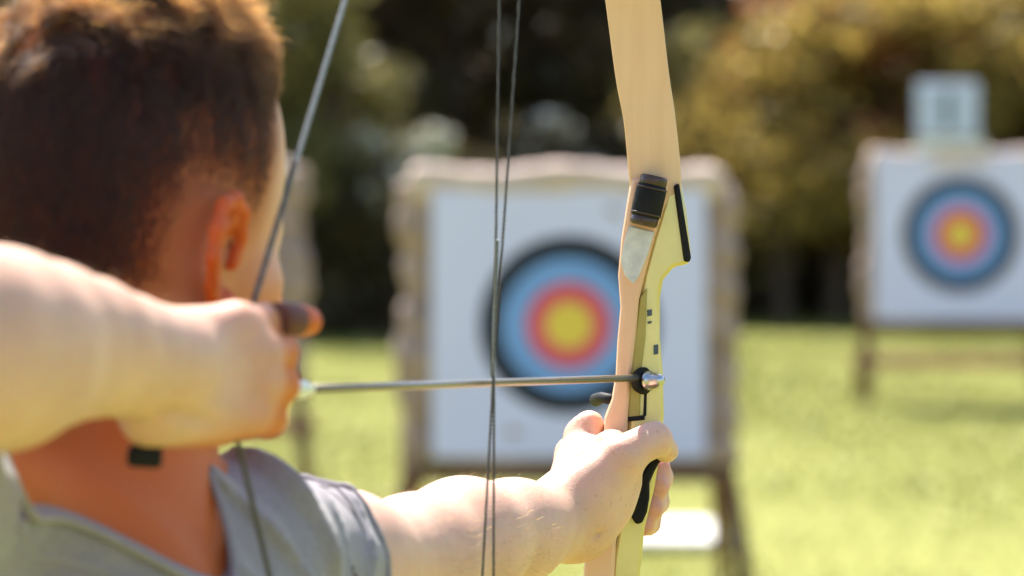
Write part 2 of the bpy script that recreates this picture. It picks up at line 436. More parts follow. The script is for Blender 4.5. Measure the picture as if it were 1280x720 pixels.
# legs and hips
pel = mid-UP*.60
FT = []
for s in (1, -1):
    hip = pel+a_ax*s*.085-UP*.05; kn = hip+a_ax*s*.09-UP*.40+c_ax*.01; an = np.array([*(kn+a_ax*s*.06)[:2], .085])
    body.chain([hip, kn, kn*.6+an*.4, an], [.082, .055, .055, .038], .05)
    body.chain([an, an+c_ax*.05-UP*.035, an+c_ax*.17-UP*.055], [.036, .034, .024], .02)
    FT.append((hip, kn, an))
lo = np.array([-.55, 1.95, 0.0]); hi = np.array([.24, 3.30, 1.82])
# ear canals / sockets cut
def body_fn(X, l, h):
    d = body.eval(X, l, h)
    for s in (1, -1):
        c = H(.082, s*.031, .001)
        if l is None or np.all(np.abs((l+h)/2-c) < .12):
            d = smax(d, .013-np.linalg.norm(X-c, axis=1), .008)
    if l is None or (l[0] < WL[0]+.15 and h[0] > WL[0]-.12):       # skin folds at the wrist and thumb root
        for (q, n, r) in ((WL+np.array([.004, .02, .0]), (WL-EL)/np.linalg.norm(WL-EL), .05),):
            t = (X-q)@n; w = np.exp(-((X-q)**2).sum(1)/r**2)
            d = d+.0009*w*np.exp(-(t/.0016)**2)+.0007*w*np.exp(-((t+.008)/.0016)**2)
    if l is None or (l[1] > 2.2 and h[1] < 3.3):
        for (A_, B_, dep, wd) in CREASES:
            ab = B_-A_; t = np.clip(((X-A_)@ab)/(ab@ab), 0, 1); q = np.linalg.norm(X-A_-t[:, None]*ab, axis=1)
            d = d+dep*np.exp(-(q/wd)**2)
    return d
CREASES = [(P(742, 668, 3.03), P(772, 640, 3.05), .0035, .0035), (P(772, 640, 3.05), P(790, 612, 3.06), .003, .0035),
    (P(722, 556, 3.095), P(752, 548, 3.06), .0022, .0035), (P(716, 588, 3.09), P(745, 582, 3.045), .0016, .004),
    (P(175, 500, 2.275), P(262, 528, 2.318), .0030, .0045)]
V, Q = surface(body_fn, lo, hi, .0034)
def near(pts, r):
    w = np.zeros(len(V))
    for p in pts: w = np.maximum(w, np.exp(-((V-p)**2).sum(1)/r**2))
    return w
HL = (V-H0)@RH.T                # head-local f, r, u
onhead = (np.linalg.norm(HL-np.array([-.0, 0, .02]), axis=1) < .18)
SK = Field(); SK.ell(H(-.018, 0, .050), RH, (.108, .084, .117), .03); SK.ell(H(-.038, 0, .0), RH, (.056, .062, .062), .03); SK.ell(H(.024, 0, .066), RH, (.073, .073, .090), .03); SK.cap(H(.0, .054, -.015), H(0, .05, -.05), .018, .018, .02); SK.cap(H(.0, -.054, -.015), H(0, -.05, -.05), .018, .018, .02)
isear = (SK.eval(V) > .0055) & (np.abs(HL[:, 1]) > .066) & (np.abs(HL[:, 2]) < .045) & (np.abs(HL[:, 0]+.006) < .034) & onhead
def hairline(f, r, u):
    """signed: positive inside the haired scalp"""
    nape = -.044+.010*np.cos(np.clip(r/.06, -1, 1)*math.pi)
    line = np.where(f < -.015, nape+np.clip((f+.075)/.06, 0, 1)*.034, nape+.034)
    line = line+np.clip((f+.015)/.03, 0, 1)*.012+np.clip((f-.010)/.05, 0, 1)*.045+np.clip((f-.042)/.03, 0, 1)**2*.07
    hl_ = u-line
    de = np.sqrt((f-.004)**2+(u*.85+.002)**2)-.026
    return np.where(np.abs(r) > .035, np.minimum(hl_, de), hl_)
hl = hairline(HL[:, 0], HL[:, 1], HL[:, 2])
stub = np.clip((hl+.018)/.050, 0, 1)**.9*.97*onhead*(~isear)
flush_glow = np.clip(near([P(*q) for q in LI+LP], .013)*.30+near([P(*q) for q in RK+RP[1:]], .013)*.18+near([P(*q) for q in LT+LD], .013)*.45+isear*1.0+near([H(.11, 0, -.03)], .02)*.4+near([H(.065, .045, -.03), H(.065, -.045, -.03)], .03)*.25, 0, 1)  # full weight on the ears paints light shining through; the rest is skin redness
lipw = near([H(.100, 0, -.060), H(.096, .014, -.060), H(.096, -.014, -.060)], .009)
segR = ER-SR; tR = np.clip(((V-SR)@segR)/(segR@segR), 0, 1); armd = np.minimum(np.linalg.norm(V-SR-tR[:, None]*segR, axis=1), np.where((V[:, 1] < 2.39) & (V[:, 2] > NB[2]+.055), 0, 1))
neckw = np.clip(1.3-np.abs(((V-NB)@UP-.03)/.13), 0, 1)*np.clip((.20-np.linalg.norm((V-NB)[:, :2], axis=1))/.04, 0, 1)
shade_tanw = np.clip(np.maximum(neckw*2.2, onhead*.55*np.clip((.075-HL[:, 0])/.03, 0, 1)), 0, .95)*np.clip((V[:, 1]-2.29)/.03, 0, 1)  # strong weight paints the neck's warm shade, weaker one tans the head
nailp = P(*LT[0])
person = mesh_obj('person', V, Q, M['skin'], attrs=dict(stubble=stub, flush_glow=flush_glow, lip=lipw, tan=shade_tanw, nail=np.zeros(len(V))))
tag(person, 'archer with short brown hair in a grey T-shirt, drawing the bow with bare arms', 'person')
for s in (1, -1):
    bm = bmesh.new(); bmesh.ops.create_uvsphere(bm, u_segments=20, v_segments=12, radius=.0118)
    bmesh.ops.translate(bm, verts=bm.verts, vec=Vector(H(.077, s*.031, .001)))
    e = bm_obj('eye', bm, M['eye'], person)
    bm = bmesh.new(); bmesh.ops.create_uvsphere(bm, u_segments=16, v_segments=8, radius=.0055)
    bmesh.ops.translate(bm, verts=bm.verts, vec=Vector(H(.0845, s*.031, .001)))
    bm_obj('iris', bm, M['brown_dark'], e)
    v, f = tube([H(.089, s*.012, .026), H(.087, s*.028, .030), H(.078, s*.044, .025)], [.003, .0035, .002], 8)
    mesh_obj('eyebrow', v, f, M['brown_dark'], person)

# ---- clothes
CN = UP*math.cos(math.radians(33))+np.array([.97, -.25, 0])*math.sin(math.radians(33))   # collar plane
CPT = P(112, 655, 2.40); CC = NB+np.array([-.044, -.076, 0]); RN = .128
def fold_noise(X):
    e = (X-SL)
    t = e@a_ax; z = e[:, 2]; c = e@c_ax
    ang = np.arctan2(z+.10, -t*.9+.02)
    rad = np.sqrt((z+.12)**2+(t)**2)
    w = np.exp(-(np.linalg.norm(e, axis=1)/.17)**2)
    q_ = np.sin(ang*11+rad*16+c*9); d = .0070*(1-2*np.abs(q_)**.7)*w+.0026*np.sin(ang*27+rad*30+c*22+1.3)*w
    X2 = X-mid
    d += .0030*np.sin(X2[:, 2]*46+X2[:, 0]*31+2*np.sin(X2[:, 1]*23))+.0016*np.sin(X2[:, 2]*90-X2[:, 0]*70+3*np.sin(X2[:, 1]*31))
    return d
SEl = SL*.66+EL*.34; nL = (EL-SL)/np.linalg.norm(EL-SL)
nR = (ER-SR)/np.linalg.norm(ER-SR); SEr = SR*.5+ER*.5
def shirt_fn(X, l, h):
    d = torso.eval(X, l, h)-.011
    d = d-np.maximum(fold_noise(X), -.0035)
    # sleeve flares towards its hem
    sL = (X-SL)@nL; d = d-np.clip((sL-.04)/.10, 0, 1)*.006*(np.linalg.norm(X-SEl, axis=1) < .12)
    e = X-CC; d = smax(d, -smax(-((X-CPT)@CN), np.sqrt(e[:, 0]**2+e[:, 1]**2)-RN, .012), .004)
    d = np.where((X-SL)@nL > .02, smax(d, (X-SEl)@nL, .003), d)
    d = np.where((X-SR)@nR > .02, smax(d, (X-SEr)@nR, .003), d)
    return smax(d, (mid[2]-.62)-X[:, 2], .004)
V2, Q2 = surface(shirt_fn, [-.62, 1.98, .70], [.1, 2.95, 1.55], .0036)
shirt = mesh_obj('t_shirt', V2, Q2, M['shirt'], person)
# ribbed collar band and stitched seams following the shirt surface
def ring_on(fn, c, n, u, N=120, r0=.02, r1=.2):
    w = np.cross(n, u); out = []
    for i in range(N):
        a = 2*math.pi*i/N; dr = math.cos(a)*u+math.sin(a)*w
        rs = np.linspace(r1, r0, 160); X = c+rs[:, None]*dr
        d = fn(X, None, None); k = np.argmax(d < 0)
        out.append(c+rs[k]*dr if d[k] < 0 else None)
    return out
tsd = lambda X: torso.eval(X)-.011
cur = []
for i in range(140):
    a = 2*math.pi*i/140; dr = np.array([math.cos(a), math.sin(a), 0])
    rs = np.linspace(.02, RN, 90); X = CC+rs[:, None]*dr; X[:, 2] = CPT[2]-((X-CPT)[:, :2]@CN[:2])/CN[2]
    d = tsd(X); k = np.where((d[:-1] < 0) & (d[1:] >= 0))[0]
    if len(k): cur.append(X[k[0]])
    else:
        x0 = X[-1]; zs = np.linspace(-.02, .16, 120); X = x0+zs[:, None]*UP; d = tsd(X); k = np.where((d[:-1] < 0) & (d[1:] >= 0))[0]
        if len(k): cur.append(X[k[-1]])
cur = np.array(cur)
for _ in range(6): cur = (np.roll(cur, 1, 0)+cur*2+np.roll(cur, -1, 0))/4
cur = np.vstack([cur, cur[:1]])
out_ = cur-cur[:-1].mean(0); out_ /= np.linalg.norm(out_, axis=1)[:, None]
v, f = join([tube(cur+out_*q*.8-UP*q, rr2, 8, False) for q, rr2 in ((0, .0030), (.0165, .0010))])
mesh_obj('collar', v, f, M['shirt'], shirt)
uL = np.cross(nL, UP); uL /= np.linalg.norm(uL)
rg = [p for p in ring_on(shirt_fn, SEl-nL*.002, nL, uL, 90, .01, .12) if p is not None]
if len(rg) > 20:
    sm = simple('seam_shade', (.13, .13, .14), (.11, .11, .12), 300, .9)
    v, f = join([tube([p+(p-SEl)*.006 for p in rg+[rg[0]]], .0026, 8, False), tube([p-nL*.020+(p-SEl)*.004 for p in rg+[rg[0]]], .0010, 6, False)])
    mesh_obj('sleeve_hem', v, f, M['shirt'], shirt)
# trousers and shoes
def trouser_fn(X, l, h):
    T = trouser_fn.T; d = T.eval(X, l, h)
    d = d-.003*np.sin(X[:, 2]*55+4*np.sin(X[:, 0]*17))
    return smax(smax(d, X[:, 2]-(mid[2]-.555), .004), .075-X[:, 2], .004)
TF = Field()
TF.ell(mid-UP*.60, np.stack([a_ax, c_ax, UP]), (.172, .122, .15), .05)
for hip, kn, an in FT: TF.chain([hip, kn, an-UP*.02], [.097, .075, .064], .05)
trouser_fn.T = TF
V3, Q3 = surface(trouser_fn, [-.75, 1.95, .0], [.35, 3.1, 1.0], .009, 16)
mesh_obj('trousers', V3, Q3, M['denim'], person)
for hip, kn, an in FT:
    sf = Field(); A = np.array([an[0], an[1], .045])
    sf.chain([A-c_ax*.03, A+c_ax*.06, A+c_ax*.18-UP*.008], [.044, .046, .034], .02); sf.cap(A, A+UP*.05, .044, .044, .02)
    Vs, Qs = surface(lambda X, l, h: smax(sf.eval(X, l, h), .018-X[:, 2], .004), A-.28, A+.28, .006, 12)
    sh = mesh_obj('shoe', Vs, Qs, M['shoe'], person)
    bm = bmesh.new(); ring = []
    for i in range(28):
        a = 2*math.pi*i/28; q = A+c_ax*(.072+.142*math.cos(a))+a_ax*(.050-.008*math.cos(a))*math.sin(a)
        ring.append(bm.verts.new((q[0], q[1], .001)))
    fc = bm.faces.new(ring); ex = bmesh.ops.extrude_face_region(bm, geom=[fc])
    bmesh.ops.translate(bm, verts=[g for g in ex['geom'] if isinstance(g, bmesh.types.BMVert)], vec=(0, 0, .022))
    bm_obj('sole', bm, M['sole'], sh, bevel=.004)

# ---- hair: real strands rooted on the scalp
def strands(name, roots, dirs, lens, curl, radius, mat, parent, K=6, bend=None):
    n = len(roots); t = np.linspace(0, 1, K)
    pts = roots[:, None, :]+dirs[:, None, :]*(lens[:, None]*t)[..., None]
    if bend is not None: pts = pts+bend[:, None, :]*((lens[:, None]*t**2)[..., None])
    pts += curl[:, None, :]*(lens[:, None]*np.sin(t*3.1)[None])[..., None]
    hc = bpy.data.hair_curves.new(name); hc.add_curves([K]*n)
    hc.attributes['position'].data.foreach_set('vector', pts.astype(np.float32).ravel()) if 'position' in hc.attributes else hc.position_data.foreach_set('vector', pts.astype(np.float32).ravel())
    ra = hc.attributes.get('radius') or hc.attributes.new('radius', 'FLOAT', 'POINT')
    ra.data.foreach_set('value', np.tile(radius*np.linspace(1, .35, K), n).astype(np.float32))
    hc.materials.append(mat)
    return link(bpy.data.objects.new(name, hc), parent)
fq = V[Q]; fc_ = fq.mean(1); fn_ = np.cross(fq[:, 2]-fq[:, 0], fq[:, 3]-fq[:, 1]); fn_ /= np.linalg.norm(fn_, axis=1)[:, None]+1e-12
fh = (fc_-H0)@RH.T
fhl = hairline(fh[:, 0], fh[:, 1], fh[:, 2])
ear_m = (SK.eval(fc_) > .0055) & (np.abs(fh[:, 1]) > .060)
ok = (fhl > 0) & (np.linalg.norm(fh-np.array([0, 0, .04]), axis=1) < .165) & (~ear_m)
idx = np.where(ok)[0]
ar_ = np.linalg.norm(np.cross(fq[idx, 2]-fq[idx, 0], fq[idx, 3]-fq[idx, 1]), axis=1)
dens = np.clip(fhl[idx]/.04, .05, 1)**1.1*ar_; dens /= dens.sum()
NH = 140000
pick = rng.choice(idx, NH, p=dens)
w4 = rng.dirichlet([1, 1, 1, 1], NH)
roots = (fq[pick]*w4[..., None]).sum(1); nrm = fn_[pick]
if np.median(((roots-H(0, 0, .03))*nrm).sum(1)) < 0: nrm = -nrm
rl = (roots-H0)@RH.T; rh = fhl[pick]
top = np.clip((rl[:, 2]-.085)/.075, 0, 1)**1.5
lens = .0014+np.clip(rh/.07, 0, 1)*.0095+top*(.012+.015*rng.random(NH))
lens *= rng.uniform(.7, 1.15, NH)
clump = np.stack([np.sin(rl[:, 0]*210+3*np.sin(rl[:, 1]*90)), np.sin(rl[:, 1]*230+2.5*np.sin(rl[:, 0]*110)), np.zeros(NH)], 1)@RH
down = -hu*.55-hf*.25
comb = down[None]*(1-top[:, None])+(hf*.75+hr*.15+hu*.05)[None]*top[:, None]
dirs = nrm*(.30+.28*top[:, None])+comb*.9+clump*(.06+.34*top[:, None])+rng.normal(0, .07, (NH, 3))
dirs /= np.linalg.norm(dirs, axis=1)[:, None]
bend = (comb*.35-nrm*.25+rng.normal(0, .06, (NH, 3)))
hair = strands('hair', roots-nrm*.0005, dirs, lens, rng.normal(0, .06, (NH, 3)), .00016, M['hair'], person, 6, bend)
# fine hairs along both forearms
def limb_hair(A, Bp, n, ln, radius, seed):
    ax = (Bp-A)/np.linalg.norm(Bp-A); q = fc_-A; t = q@ax; dd = np.linalg.norm(q-t[:, None]*ax, axis=1)
    m = np.where((t > 0) & (t < np.linalg.norm(Bp-A)*.95) & (dd < .065))[0]
    p = rng.choice(m, n); r = (fq[p]*rng.dirichlet([1, 1, 1, 1], n)[..., None]).sum(1); nn = fn_[p]
    d = nn*.55+ax*.7+rng.normal(0, .25, (n, 3)); d /= np.linalg.norm(d, axis=1)[:, None]
    return r, d, ln*rng.uniform(.5, 1.2, n)
ra_, da_, la_ = limb_hair(EL-(WL-EL)*.15, EL*.35+WL*.65, 1100, .009, .00004, 1)
rb_, db_, lb_ = limb_hair(ER, WR, 500, .008, .00004, 2)
n_ = len(ra_)+len(rb_)
strands('arm_hair', np.concatenate([ra_, rb_]), np.concatenate([da_, db_]), np.concatenate([la_, lb_]), rng.normal(0, .1, (n_, 3)), .000045, M['armhair'], person, 5, rng.normal(0, .3, (n_, 3)))

# ---- finger tab, worn on the drawing hand
tabv, tabf = tube([P(343, 401, 2.388), P(356, 400, 2.402), P(371, 400, 2.416)], [.0112, .0108, .0100], 18)
tabo = mesh_obj('finger_tab', tabv, tabf, M['leather'], person)
m = tabo.modifiers.new('b', 'BEVEL'); m.width = .002; m.segments = 2
bm = bmesh.new(); add_box(bm, (0, 0, 0), (.0205, .012, .0125)); tb = bm_obj('tab_strap_end', bm, M['rubber'], person, bevel=.0035, seg=4)
tb.location = P(181, 571, 2.318); tb.rotation_euler = (0, .08, .1)
v, f = tube([P(183, 560, 2.318), P(215, 556, 2.33), P(249, 547, 2.337), P(268, 538, 2.35), P(300, 500, 2.385)], [.0016, .0016, .0030, .0018, .0015], 10)
mesh_obj('tab_cord', v, f, M['rubber'], person)

# ------------------------------------------------------------------ the bow
bow = empty('recurve_bow', tuple(P(800, 600, 3.10))); BO = P(800, 600, 3.10)
tag(bow, 'pale wooden bow with olive riser, gripped in the archer\'s outstretched hand', 'bow')
D = 3.10
def br(name, pts, d, th, mat, bev=.0015, par=None):
    return extrude_poly(pts, d, th, name, M[mat], par or bow, bev, BO)
# upper limb: a flat laminated strip that curves up and back
def limb_strip(name, stations, parent, th=.006):
    bm = bmesh.new(); rows = []
    for (cx, cy, d, w) in stations:
        c = P(cx, cy, d)-BO
        rows.append(c)
    rows = np.array(rows); T = np.gradient(rows, axis=0)
    prev = None
    for i, c in enumerate(rows):
        t = T[i]/np.linalg.norm(T[i]); sx = np.array([1, .06, 0]); sx = sx-t*(sx@t); sx /= np.linalg.norm(sx); n = np.cross(t, sx)
        w = stations[i][3]/2
        vs = [bm.verts.new(c+sx*a*w+n*b*th/2) for a, b in ((-1, -1), (1, -1), (1, 1), (-1, 1))]
        if prev:
            for k in range(4): bm.faces.new((prev[k], prev[(k+1) % 4], vs[(k+1) % 4], vs[k]))
        else: bm.faces.new(vs[::-1])
        prev = vs
    bm.faces.new(prev)
    return bm_obj(name, bm, M['beige'], parent, bevel=.0012)
def lerp_st(st, n=10):
    st = np.array(st, float); o = []
    for i in range(len(st)-1):
        p0, p1, p2, p3 = st[max(i-1, 0)], st[i], st[i+1], st[min(i+2, len(st)-1)]
        for k in range(n):
            t = k/n; o.append(.5*((2*p1)+(-p0+p2)*t+(2*p0-5*p1+4*p2-p3)*t*t+(-p0+3*p1-3*p2+p3)*t**3))
    o.append(st[-1]); return [tuple(q) for q in o]
limb_strip('limb', lerp_st([(822, 300, D+.006, .034), (819, 225, D+.001, .0400), (812, 150, D-.004, .0400), (803, 95, D-.008, .0412), (791, 0, D-.018, .0420), (775, -120, D-.04, .0415), (752, -350, D-.09, .037), (733, -640, D-.15, .031), (722, -930, D-.20, .024), (722, -1060, D-.16, .020)]), bow)
limb_strip('limb', lerp_st([(770, 780, D+.006, .036), (752, 900, D-.002, .0415), (738, 1050, D-.02, .0420), (715, 1250, D-.06, .040), (690, 1500, D-.11, .034), (665, 1800, D-.17, .028), (655, 2050, D-.21, .022), (655, 2170, D-.18, .019)]), bow)
# riser body (olive), widening to the sight window, with a deeper chamfered facet and the belly wood on the archer's side
riser = br('riser', [(838, 226), (851, 226), (858, 262), (864, 322), (861, 330), (842, 334), (829, 350), (825, 372), (825, 420), (829, 470), (830, 520), (826, 560), (818, 610), (806, 660), (800, 720), (796, 800), (760, 800), (766, 700), (774, 650), (781, 600), (785, 520), (790, 450), (796, 390), (804, 345), (816, 300)], D, .034, 'riser', .003)
br('riser_facet', [(800, 372), (809, 360), (807, 420), (801, 470), (800, 523), (785, 523), (788, 470), (794, 420)], D-.003, .006, 'facet', .001, riser)
br('belly', [(790, 222), (838, 222), (830, 262), (818, 300), (806, 345), (799, 375), (795, 420), (789, 470), (785, 524), (782, 600), (770, 680), (764, 800), (724, 800), (732, 700), (742, 640), (752, 580), (757, 524), (766, 500), (771, 470), (773, 430), (777, 385), (774, 345), (778, 300), (785, 255)], D-.006, .034, 'belly', .003)
br('worn_patch', [(787, 282), (818, 290), (810, 318), (799, 345), (792, 356), (781, 345), (776, 326), (781, 300)], D-.0078, .003, 'white_wear', .0008)
# limb bolt: black rounded barrel with brown ends
bolt_ax = (P(803, 283, D-.012)-P(817, 222, D-.012)); ba = P(818, 221, D-.011)-BO
def barrel(name, t0, t1, r, mat, par):
    pts = [ba+bolt_ax*(t0+(t1-t0)*q) for q in (0, .06, .2, .5, .8, .94, 1)]
    v, f = tube(pts, [r*.80, r*.93, r, r, r, r*.93, r*.80], 20); return mesh_obj(name, v, f, M[mat], par)
bb = barrel('limb_bolt', .14, .86, .0118, 'rubber', bow); barrel('bolt_cap', -.02, .20, .0106, 'brown_dark', bb); barrel('bolt_cap', .80, 1.0, .0108, 'brown_dark', bb)
barrel('bolt_ring', .22, .26, .0124, 'brown_dark', bb); barrel('bolt_ring', .74, .78, .0124, 'brown_dark', bb)
# black rubber strip on the outer edge of the sight window
br('edge_strip', [(842, 232), (849, 229), (864, 322), (862, 328), (855, 327)], D-.004, .042, 'rubber', .0015)
# grip
v, f = tube([P(772, 690, D+.012)-BO, P(780, 640, D+.014)-BO, P(790, 590, D+.014)-BO, P(796, 545, D+.016)-BO], [.011, .0145, .0145, .012], 18)
mesh_obj('grip', v, f, M['rubber'], bow)
br('grip_strap', [(820, 561), (826, 566), (838, 570), (837, 577), (825, 577), (818, 590), (812, 604), (812, 622), (809, 640), (803, 654), (795, 656), (789, 646), (788, 630), (792, 614), (802, 594), (812, 576)], D-.010, .012, 'rubber', .002)
br('slot', [(806, 470), (809, 470), (808, 520), (804, 520)], D-.0015, .003, 'rubber', .0004, riser)
br('shelf_line', [(785, 521), (806, 519), (806, 525), (785, 527)], D-.0035, .003, 'rubber', .0004, riser)
for (x, y, w, h_) in ((812, 391, 6, 7), (812, 403, 5, 2), (820, 437, 6, 11)):
    br('riser_mark', [(x-w/2, y-h_/2), (x+w/2, y-h_/2-1), (x+w/2, y+h_/2), (x-w/2, y+h_/2+1)], D-.0012, .002, 'ink', .0003, riser)
# plunger: dark washer and polished domed head
pa = P(802, 476, D-.004)-BO; pd = np.array([.8, -.6, .05]); pd /= np.linalg.norm(pd)
v, f = tube([pa-pd*.004, pa, pa+pd*.003, pa+pd*.0032], [.0085, .0105, .0105, .008], 24); pw = mesh_obj('plunger', v, f, M['rubber'], bow)
prof = [(0, .0070), (.002, .0086), (.006, .0086), (.0065, .0078), (.012, .0068), (.017, .0055), (.0195, .0042), (.0205, .0012)]
v, f = tube([pa+pd*(.003+a*.85) for a, r in prof], [r*.88 for a, r in prof], 28); mesh_obj('plunger_head', v, f, M['steel'], pw)
v, f = tube([P(745, 500, D+.09)-BO, P(752, 497, D+.07)-BO, P(768, 500, D+.02)-BO], [.0055, .0045, .004], 12); rs = mesh_obj('arrow_rest', v, f, M['rubber'], bow)
# strings
APX = P(283, 490, 2.395)
TU = P(722, -960, 2.895); TLo = P(655, 2080, 2.89)
v, f = join([rope(APX-BO, TU-BO, .00095, .00078, .010), rope(APX-BO, TLo-BO, .00075, .0006, .010)])
mesh_obj('bowstring', v, f, M['string'], bow)
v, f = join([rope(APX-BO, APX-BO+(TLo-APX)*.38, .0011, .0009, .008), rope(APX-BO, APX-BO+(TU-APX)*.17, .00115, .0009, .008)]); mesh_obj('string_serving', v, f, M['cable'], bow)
XC = P(616, 481, 2.79)
def cable_pair():
    out = []
    for (xu, xl, off) in ((649, 603, .0), (624, 617, .0008)):
        c = XC+np.array([off, off, 0])
        pu = P(xu, 0, 2.815); pu = c+(pu-c)*3.6
        pl = P(xl, 720, 2.805); pl = c+(pl-c)*6.0
        out += [rope(c-BO, pu-BO, .00062, .00045, .006, 2, 5), rope(c-BO, pl-BO, .00062, .00045, .006, 2, 5)]
    return join(out)
v, f = cable_pair(); mesh_obj('cable', v, f, M['cable'], bow)
v, f = rope(P(621, 300, 2.80)-BO, P(616.3, 470, 2.791)-BO, .0009, .0008, .010, 3, 6); mesh_obj('cable_serving', v, f, M['serving'], bow)

# ------------------------------------------------------------------ the arrow, nocked on the string
A0 = APX+np.array([0, 0, .0]); A1 = P(777, 473, 3.055)
ad = (A1-A0)/np.linalg.norm(A1-A0); AL = np.linalg.norm(A1-A0)
arrow = empty('arrow', tuple(A0)); tag(arrow, 'slim silver arrow nocked on the string and resting against the bow', 'arrow')
v, f = tube([ad*.03, ad*.3, ad*(AL+.045)], [.0028, .0028, .0028], 20); mesh_obj('shaft', v, f, M['shaft'], arrow)
v, f = tube([ad*-.004, ad*.012, ad*.03], [.0030, .0036, .0033], 16); mesh_obj('nock', v, f, M['nock'], arrow)
tN = (P(376, 489, 2.5)[0]-A0[0])/ad[0]
v, f = tube([ad*(tN-.020), ad*(tN-.008), ad*(tN+.004), ad*(tN+.012), ad*(tN+.016)], [.0050, .0062, .0058, .0040, .0032], 20); mesh_obj('collar_sleeve', v, f, M['nock'], arrow)
v, f = tube([ad*(AL+.045), ad*(AL+.06), ad*(AL+.075)], [.0033, .0033, .0004], 16); mesh_obj('point', v, f, M['steel'], arrow)

# ------------------------------------------------------------------ target butts
def lumpy(lo_, hi_, amp, res=.035, seed=0, taper=0.0):
    """rounded, hand-packed straw block with an uneven surface"""
    lo_, hi_ = np.array(lo_), np.array(hi_); c = (lo_+hi_)/2; s = (hi_-lo_)/2; r = .045
    ph = np.random.default_rng(seed).uniform(0, 6, 12)
    def fn(X, l, h):
        q = (X-c).copy(); q[:, 0] = q[:, 0]*(1+taper*(q[:, 2]/s[2]))
        e = np.abs(q)-(s-r); d = np.linalg.norm(np.maximum(e, 0), axis=1)+np.minimum(e.max(1), 0)-r
        n = (np.sin(X[:, 0]*9+ph[0])*np.sin(X[:, 2]*11+ph[1])+.6*np.sin(X[:, 0]*23+ph[2]+2*np.sin(X[:, 2]*17))*np.sin(X[:, 1]*29+ph[3]+X[:, 2]*19)+.5*np.sin(X[:, 2]*41+ph[4]+X[:, 0]*13))
        return d+amp*n
    return surface(fn, lo_-.08, hi_+.08, res*.5, 12)
def disc(bm, cx, cz, y, r, r0=0, n=72):
    vo = [bm.verts.new((cx+r*math.cos(2*math.pi*i/n), y, cz+r*math.sin(2*math.pi*i/n))) for i in range(n)]
    if r0 <= 0: bm.faces.new(vo); return
    vi = [bm.verts.new((cx+r0*math.cos(2*math.pi*i/n), y, cz+r0*math.sin(2*math.pi*i/n))) for i in range(n)]
    for i in range(n): bm.faces.new((vo[i], vo[(i+1) % n], vi[(i+1) % n], vi[i]))
def butt(name, label, loc, W, Z0, Z1, pw, pz0, pz1, rc, R, legs_dx, seed, lean=.0, rail=True, taper=0.0, group='straw target butts on wooden stands'):
    t = empty(name, loc); tag(t, label, 'archery target', group); th = .30
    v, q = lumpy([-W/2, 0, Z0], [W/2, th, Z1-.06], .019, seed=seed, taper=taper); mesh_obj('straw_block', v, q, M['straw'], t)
    v, q = lumpy([-W/2+.035, -.035, Z1-.125], [W/2-.055, th*.9, Z1], .010, seed=seed+9); mesh_obj('top_roll', v, q, M['straw_lit'], t)  # top lip shaped and lightened to give a sunlit band
    bm = bmesh.new(); add_box(bm, (0, -.026, (pz0+pz1)/2), (pw, .012, pz1-pz0)); face = bm_obj('target_face', bm, M['paper'], t, smooth=False, bevel=.004)
    yy = -.0345
    for nm, r, r0, mt in (('black_ring', R, .75*R, 'pblack'), ('blue_ring', .75*R, .475*R, 'pblue'), ('red_ring', .475*R, .26*R, 'pred'), ('gold_centre', .26*R, 0, 'pyellow')):
        bm = bmesh.new(); disc(bm, rc[0], rc[1], yy, r, r0); ex = bmesh.ops.extrude_face_region(bm, geom=bm.faces[:])
        bmesh.ops.translate(bm, verts=[g for g in ex['geom'] if isinstance(g, bmesh.types.BMVert)], vec=(0, .0015, 0))
        bm_obj(nm, bm, M[mt], face, smooth=False)
    # thin scoring lines
    for s in (-1, 1):
        x0 = s*(W/2-.035+legs_dx[0]); x1 = s*(W/2+legs_dx[1])
        v, f = tube([(x0, .06, Z0+.5), (x0, .06, Z0-.02), ((x0+x1)/2+s*.006, .03, Z0*.5), (x1, .0, 0)], [.028, .032, .034, .032], 8); mesh_obj('leg', v, f, M['wood'], t)
        v, f = tube([(s*(W/2-.12), th+.03, Z1-.25), (s*(W/2-.02), .70, 0)], [.026, .028], 8); mesh_obj('leg', v, f, M['wood'], t)
    bm = bmesh.new(); add_box(bm, (0, .06, Z0-.022), (W-.02, .16, .05)); bm_obj('bottom_rail', bm, M['wood'], t, bevel=.006)
    if rail:
        bm = bmesh.new(); add_box(bm, (0, .80, .25), (W+.02, .05, .09)); bm_obj('back_rail', bm, M['wood_pale'], t, bevel=.006)
    return t
def gz(y, d): return P(0, y, d)[2]
def place(px, d): q = P(px, 300, d); return np.array([q[0], d*CP, 0])
dN = 14.8
butt('target_butt', 'straw target with a blue, red and gold face directly behind the bow and arrow', tuple(place(711, dN)), 424/F*dN, gz(588, dN), gz(208, dN), 342/F*dN, gz(572, dN), gz(238, dN), ((711-711)/F*dN, gz(406, dN)), 112/F*dN, (.0, .03), 3, rail=False, taper=.0)
dF = 27.0
far = butt('target_butt', 'straw target under a pale number card, its blue ringed face clear of the bow', tuple(place(1199, dF)), 238/F*dF, gz(405, dF), gz(187, dF), 212/F*dF, gz(400, dF), gz(193, dF), ((1200-1199)/F*dF, gz(293, dF)), 73/F*dF, (.0, -.03), 5)
dL = 20.0
butt('target_butt', 'straw target mostly hidden behind the archer\'s head and drawing hand', tuple(place(206, dL)), 350/F*dL, gz(468, dL), gz(200, dL), 250/F*dL, gz(455, dL), gz(222, dL), (0, gz(340, dL)), 80/F*dL, (-.02, .0), 8)
